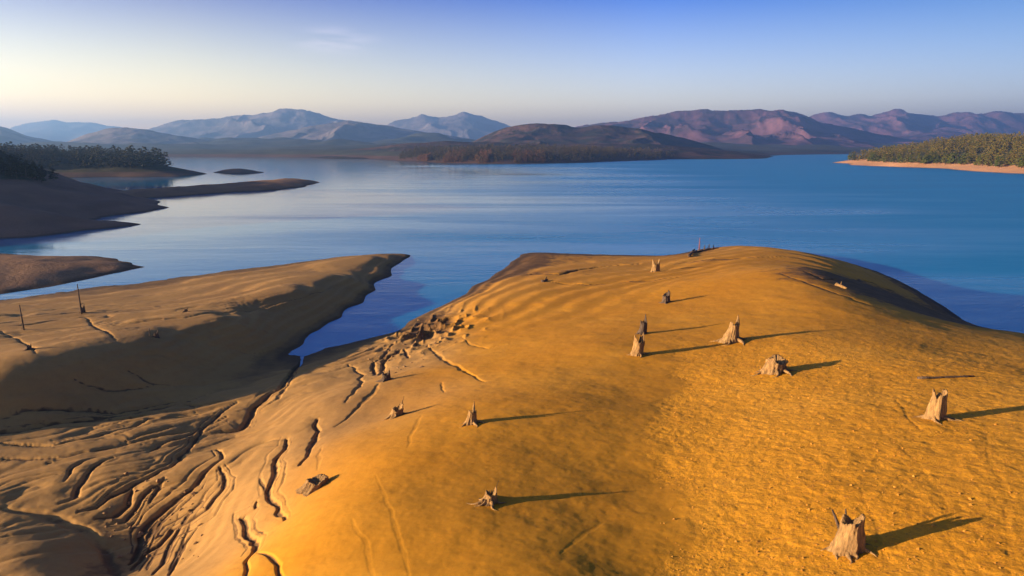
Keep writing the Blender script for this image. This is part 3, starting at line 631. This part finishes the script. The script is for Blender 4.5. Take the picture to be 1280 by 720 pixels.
# ------------------------------------------------------------------ stumps
def stump_shell(rb, rt, h, spires, seed, flare=2.6, lobes=5, jag=0.18, n=72, nt=26, sx_=1.0, skew=0.35):
    """hollow weathered stump: fluted flaring wall, ragged rim, sunken heart"""
    g = np.random.default_rng(seed); th = np.linspace(0, 2*np.pi, n, endpoint=False)
    ph = g.random(4) * 6.283
    lob = 0.5 + 0.5*np.cos(lobes*th + ph[0] + 0.8*np.sin(th + ph[1])); lob2 = 0.5 + 0.5*np.cos((lobes*2+1)*th + ph[2])
    Hh = np.full(n, h * 0.55)
    for a, f, wd in spires:
        d = np.angle(np.exp(1j*(th - a))); Hh = np.maximum(Hh, h * (0.55 + (f - 0.55) * np.exp(-(np.abs(d)/wd)**1.6)))
    Hh = Hh + h * jag * (vnoise(th*4.5, th*0 + seed, seed) + 1.0*vnoise(th*11, th*0 + seed, seed+1))
    t = np.linspace(0, 1, nt)[:, None]
    cn = np.abs(np.cos(th - R(32)))**3.6 + np.abs(np.sin(th - R(32)))**3.6; sq = cn**(-1/3.6) * 0.93
    Rb = rb * sq * (0.84 + 0.22*lob + 0.06*lob2)
    Rt = rt * sq * (0.93 + 0.05*lob + 0.05*lob2)
    Rm = Rt + (Rb - Rt) * (1 - t)**flare
    Rm = Rm * (1 + 0.13*vnoise(th*6 + 0*t, t*4 + 0*th, seed+3) + 0.10*vnoise(th*15 + 0*t, t*9 + 0*th, seed+4) - 0.05*(np.abs(np.sin(th*6.5 + seed + t)) < 0.16) + 0.022*np.sin(th*17 + t*2))
    z = -0.12*h + t * (Hh + 0.12*h)
    off = 0.06*rb*np.sin(t*3 + seed) - skew*rb*((1 - t)**flare - 0.35)
    rings = [np.stack([(Rm*np.cos(th) + off)*sx_, Rm*np.sin(th) + 0*th, z + 0*th], -1)]
    for q, dz_ in ((0.86, -0.01), (0.66, 0.03), (0.40, 0.10), (0.12, 0.14)):
        r_ = Rm[-1]*q; rings.append(np.stack([(r_*np.cos(th) + off[-1])*sx_, r_*np.sin(th), np.maximum(Hh - h*dz_ - (Hh - Hh.min())*(1-q)*0.9, 0.15*h)], -1)[None])
    V_ = np.concatenate(rings, 0); m = V_.shape[0]
    F_ = grid_faces(n, m, wrap=True)
    V_ = V_.transpose(1, 0, 2).reshape(-1, 3)
    return V_, F_
def tube(pts, radii, n=9, seed=0):
    pts = np.array(pts, float); V_ = []; 
    for i, p in enumerate(pts):
        d = pts[min(i+1, len(pts)-1)] - pts[max(i-1, 0)]; d /= np.linalg.norm(d)
        u = np.cross(d, (0.13, 0.2, 1.0) if abs(d[2]) < 0.9 else (1, 0, 0)); u /= np.linalg.norm(u); v = np.cross(d, u)
        for k_ in range(n):
            a = 6.283*k_/n; r = radii[i]*(1 + 0.22*math.sin(a*2 + i + seed)); V_.append(p + r*(math.cos(a)*u + math.sin(a)*v))
    F_ = [(i*n+k_, i*n+(k_+1)%n, (i+1)*n+(k_+1)%n, (i+1)*n+k_) for i in range(len(pts)-1) for k_ in range(n)]
    V_.append(pts[0]); V_.append(pts[-1]); a, b = len(V_)-2, len(V_)-1; m = (len(pts)-1)*n
    F_ += [(a, (k_+1)%n, k_, k_) for k_ in range(0)]
    tri = [(a, (k_+1)%n, k_) for k_ in range(n)] + [(b, m+k_, m+(k_+1)%n) for k_ in range(n)]
    return V_, F_, tri
def tube_obj(name, pts, radii, mat, parent=None, n=9, seed=0):
    V_, F_, tri = tube(pts, radii, n, seed)
    me = bpy.data.meshes.new(name); me.from_pydata([tuple(map(float, v)) for v in V_], [], F_ + tri); me.materials.append(mat)
    me.polygons.foreach_set('use_smooth', [True]*len(me.polygons)); me.update()
    o = bpy.data.objects.new(name, me); C.objects.link(o)
    if parent is not None: o.parent = parent
    return o
STUMPS = 'old tree stumps standing on the dry lake bed'
def stump(px, py, wpx, hpx, label, seed, spires, rt=0.45, roots=5, mat=None, jag=0.18, lobes=5, flare=2.6, name='tree_stump', rot=0.0, sx_=1.0, rootlen=1.0, snag=None, group=STUMPS):
    x, y, z = ground_at(px, py); z = hgt(x, y)
    depth = y * cP + (H - z) * sP; u = depth / F
    el = math.atan2(H - z, y)
    h = hpx * u / math.cos(el) * 0.97; rb = wpx * u / 2
    t = empty(name, (x, y, z), label, 'tree stump', group); t.rotation_euler = (0, 0, rot)
    V_, F_ = stump_shell(rb, rb*rt, h, spires, seed, flare, lobes, jag, sx_=sx_)
    mesh_np('stump_wood', V_, F_, mat or M_STUMP, True, t)
    g = np.random.default_rng(seed + 100)
    for i in range(roots):
        a = 6.283*i/roots + g.uniform(-.4, .4); L = rb*rootlen*g.uniform(1.1, 1.9); pts = []; rad = []
        for k_ in range(7):
            f = k_/6; r = rb*0.45 + L*f; aa = a + 0.35*math.sin(f*3 + seed + i)*f
            lx, ly = r*math.cos(aa), r*math.sin(aa)
            wx_ = x + lx*math.cos(rot) - ly*math.sin(rot); wy_ = y + lx*math.sin(rot) + ly*math.cos(rot)
            gz = hgt(wx_, wy_) - z
            pts.append((lx, ly, gz + rb*0.34*(1-f)**2.2 - 0.03*f*rb)); rad.append(rb*(0.16*(1-f)+0.035))
        tube_obj('root', pts, rad, mat or M_STUMP, t, 8, i)
    if snag:
        for (ax, ay, hh, rr_) in snag:
            hh *= h; tube_obj('broken_limb', [(ax*rb*0.4, ay*rb*0.4, h*0.35), (ax*rb*0.7, ay*rb*0.7, h*0.35+hh*0.5), (ax*rb, ay*rb, h*0.35+hh)], [rr_*rb, rr_*rb*0.7, rr_*rb*0.3], M_DARKWOOD, t, 7, seed)
    return t
PI = math.pi
stump(1060,690,40,45,'largest pale stump with wide flaring roots, low in the right corner',1,[(-0.3,1.0,1.3),(2.2,0.90,1.0),(-2.0,0.84,1.2)],0.60,8,lobes=6,flare=1.5,jag=0.07,rot=0.0,rootlen=0.8,snag=[(-0.7,1.1,0.5,0.16),(0.2,1.2,0.5,0.12)])
stump(1170,524,26,38,'tall rounded stump with one pale root trailing left, beside the right edge',2,[(0.1,1.0,1.3),(2.8,0.96,0.9),(-1.8,0.86,1.0)],0.56,5,lobes=4,flare=1.6,jag=0.07,rot=0.0,rootlen=1.2)
stump(968,466,31,20,'low wide pale stump with a dark hollow top, below the twin-spired stump',3,[(1.0,1.0,1.2),(3.6,0.95,0.9)],0.74,6,jag=0.10,lobes=6,flare=1.8,rot=0.1)
stump(915,427,26,37,'tall pale stump with a slim pointed spire, nearest the top of the bare rise',4,[(0.4,1.0,0.30),(3.4,0.68,0.6)],0.42,5,lobes=5,flare=1.7,rot=0.1,jag=0.10)
stump(797,444,17,27,'straight column-like stump with a pale left face, front one of a close pair',5,[(0.6,1.0,0.8),(3.2,0.95,0.8)],0.72,4,lobes=4,flare=3)
stump(803,417,13,26,'thin dark stump just behind the column-like one of the close pair',6,[(0.8,1.0,0.5)],0.6,4,M_DARKWOOD,lobes=4,flare=2.2)
stump(832,378,12,16,'small dark stump alone between the close pair and the lake edge',7,[(0.5,1.0,0.8)],0.72,4,M_DARKWOOD,lobes=4)
stump(819,339,11,17,'small pale two-pronged stump close to the far shoreline of the rise',8,[(0.0,1.0,0.5),(3.14,0.98,0.5)],0.75,3,lobes=4,flare=3)
stump(590,531,19,26,'narrow stump with a grey spike in its middle, lower centre-left of the slope',9,[(1.2,1.0,0.35),(4.0,0.62,0.6)],0.5,5,M_STUMP,lobes=5,flare=2.0,snag=[(0.4,-0.3,0.5,0.10)])
stump(496,522,20,17,'squat dark-faced stump with a thin twig standing behind it',10,[(0.5,1.0,0.9)],0.68,5,lobes=5,snag=[(0.8,1.2,0.9,0.05)])
stump(612,626,26,20,'broken stump with a thin branch sticking up from its back, bottom centre',11,[(0.3,1.0,0.6),(2.8,0.8,0.5)],0.5,6,lobes=5,flare=2.0,snag=[(0.9,1.3,0.7,0.035)])
stump(394,613,30,13,'low collapsed pale stump beside the deep gullies',12,[(0.2,1.0,1.6),(3.0,0.9,1.2)],0.72,3,lobes=4,flare=1.5,rot=0.5,sx_=1.15,jag=0.08,rootlen=0.5)
stump(482,476,15,14,'small brown stump at the head of the short gully below the broken bank',13,[(0.2,1.0,0.6)],0.6,4,M_DARKWOOD,lobes=4)
stump(195,421,8,9,'tiny dark stump on the long left spit, the one farther right',14,[(0.2,1.0,0.6)],0.6,3,M_DARKWOOD,group='snags on the left spit')
stump(104,391,7,12,'dark knobby stump at the foot of the thin pole on the left spit',15,[(0.2,1.0,0.6)],0.6,3,M_DARKWOOD,group='snags on the left spit')
stump(232,388,7,6,'tiny stump on the crest of the left spit',16,[(0.2,1.0,0.6)],0.6,3,M_DARKWOOD,group='snags on the left spit')
stump(36,437,9,8,'low dark stump where a gully forks at the left edge',18,[(0.2,1.0,0.6)],0.6,4,M_DARKWOOD,group='snags on the left spit')
# poles, logs and remains
def pole(name, px, py, hpx, r, label, cat, mat, lean=(0.0, 0.0), limb=None):
    x, y, z = ground_at(px, py); z = hgt(x, y); u = (y*cP + (H-z)*sP)/F; h = hpx*u
    t = empty(name, (x, y, z), label, cat)
    tube_obj('shaft', [(0,0,-0.2),(lean[0]*h*0.4,lean[1]*h*0.4,h*0.4),(lean[0]*h,lean[1]*h,h)], [r, r*0.8, r*0.45], mat, t, 7)
    if limb:
        for a, b, l in limb: tube_obj('limb', [(lean[0]*h*a, lean[1]*h*a, h*a), (lean[0]*h*a + l*0.5, 0.05, h*a + abs(l)*b*0.6), (lean[0]*h*a + l, 0.1, h*a + abs(l)*b)], [r*0.5, r*0.35, r*0.15], mat, t, 6)
    return t
pole('dead_snag',102,392,38,0.13,'tall thin bare pole standing on the left spit against the water','dead tree',M_DARKWOOD,(-0.02,0),[(0.3,0.6,0.4)])
pole('dead_snag',30,412,32,0.12,'thin dark pole at the left edge of the spit','dead tree',M_DARKWOOD,(-0.04,0),[(0.2,0.5,-0.35)])
pole('dead_snag',187,420,10,0.06,'short thin twig beside the tiny right stump on the left spit','dead tree',M_DARKWOOD,(0.05,0))
pole('marker_post',874,312,15,0.16,'thin reddish post rising above the far edge of the rise','post',M_RUST,(0,0))
def log(px0, py0, px1, py1, r, label, mat=M_DARKWOOD, lift=0.6, name='fallen_log'):
    a = ground_at(px0, py0); b = ground_at(px1, py1); t = empty(name, (a[0], a[1], hgt(a[0], a[1])), label, 'log')
    pts = []; n = 8
    for i in range(n):
        f = i/(n-1); x = a[0] + (b[0]-a[0])*f + 0.06*math.sin(f*7); y = a[1] + (b[1]-a[1])*f; pts.append((x - a[0], y - a[1], hgt(x, y) - t.location.z + r*lift))
    tube_obj('log_trunk', pts, [r*(1 - 0.5*i/(n-1)) for i in range(n)], mat, t, 9)
    s = pts[3]
    if r > 0.15: tube_obj('branch_stub', [s, (s[0]+r*1.5, s[1]+r*2.2, s[2]+r*2.2)], [r*0.4, r*0.2], mat, t, 6)
    return t
log(1147,475,1217,472,0.10,'long thin pole lying flat on the gold slope above the rounded stump')
log(864,318,884,315,0.28,'dark pile of driftwood at the foot of the reddish post, its longest log',lift=1.2)
log(872,315,898,311,0.22,'driftwood log lying crosswise on the far edge of the rise',lift=1.0)
log(861,321,868,313,0.3,'short stub of driftwood left of the reddish post',lift=1.0)
log(678,353,684,350,0.3,'lone dark driftwood lump at the end of the thin shoreline step')
log(1045,357,1058,362,0.25,'pale log on the dark bank that faces the open lake',M_STUMP)
for i_, (x_, y_, h_, l_) in enumerate(((880,314,7,'dark upright stub of driftwood just right of the reddish post'),(886,313,8,'taller dark upright stub of driftwood, farther right of the reddish post'),(892,312,6,'last short upright stub in the row right of the reddish post'))):
    pole('driftwood_stub', x_, y_, h_, 0.2, l_, 'driftwood', M_DARKWOOD, (0.1 - 0.08*i_, 0))
# loose stones and wood scraps, beyond counting
def scatter(name, boxes, n, label, mat, smin, smax, seed):
    g = np.random.default_rng(seed); vs = []; fs = []
    for i in range(n):
        x0, y0, x1, y1 = boxes[int(g.integers(len(boxes)))]
        x, y, _ = ground_at(g.uniform(x0, x1), g.uniform(y0, y1)); z = hgt(x, y)
        if z < 0.3: continue
        s = g.uniform(smin, smax) * (g.random()**2 + 0.4)
        v = OCT_V * s * (0.6 + 0.8*g.random((6, 1))) * np.array([1.2, 1, 0.7]); a = g.random()*6.28
        v = np.stack([v[:, 0]*math.cos(a)-v[:, 1]*math.sin(a)+x, v[:, 0]*math.sin(a)+v[:, 1]*math.cos(a)+y, v[:, 2]+z+0.1*s], -1)
        fs.append(OCT_F + len(vs)*6); vs.append(v)
    return tag(mesh_np(name, np.concatenate(vs), np.concatenate(fs), mat, False), label, 'stones', kind='stuff')
k = NB('clod_clay'); M_CLOD = k.out(k.ramp(k.noise(2.0), [(0.3, (0.30, 0.13, 0.015)), (0.7, (0.46, 0.21, 0.03))]))
k = NB('grey_clod_clay'); M_CLOD2 = k.out(k.ramp(k.noise(2.0), [(0.3, (0.20, 0.11, 0.045)), (0.7, (0.32, 0.18, 0.07))]))
scatter('clods', [(820,520,1280,720),(840,470,1150,720),(850,440,1100,500)], 1100, 'loose clay clods strewn over the cracked gold slope', M_CLOD, 0.02, 0.07, 41)
scatter('rubble', [(495,398,560,432),(455,430,530,470),(130,590,260,700)], 260, 'broken clay lumps along the gullies and crumbled bank', M_CLOD2, 0.06, 0.22, 42)

# ------------------------------------------------------------------ air
HAZE = 1.45e-4
bpy.ops.mesh.primitive_cube_add(size=1)
hz = bpy.context.object; hz.name = 'haze'; hz.data.name = 'haze'
y0, y1, zb, zt = -1400.0, 13400.0, -10.5, 505.0
hz.location = (0, (y0+y1)/2, (zb+zt)/2); hz.scale = (2*12900, y1-y0, zt-zb)
m = bpy.data.materials.new('pale_air'); m.use_nodes = True; nt = m.node_tree
nt.nodes.remove(nt.nodes['Principled BSDF']); pv = nt.nodes.new('ShaderNodeVolumePrincipled')
pv.inputs['Color'].default_value = (0.27, 0.53, 1.0, 1); pv.inputs['Density'].default_value = HAZE; pv.inputs['Anisotropy'].default_value = 0.55
nt.links.new(pv.outputs[0], nt.nodes['Material Output'].inputs['Volume'])
hz.data.materials.append(m); tag(hz, 'thin blue haze over the lake and mountains', 'haze', kind='stuff')
scene.cycles.volume_bounces = 0
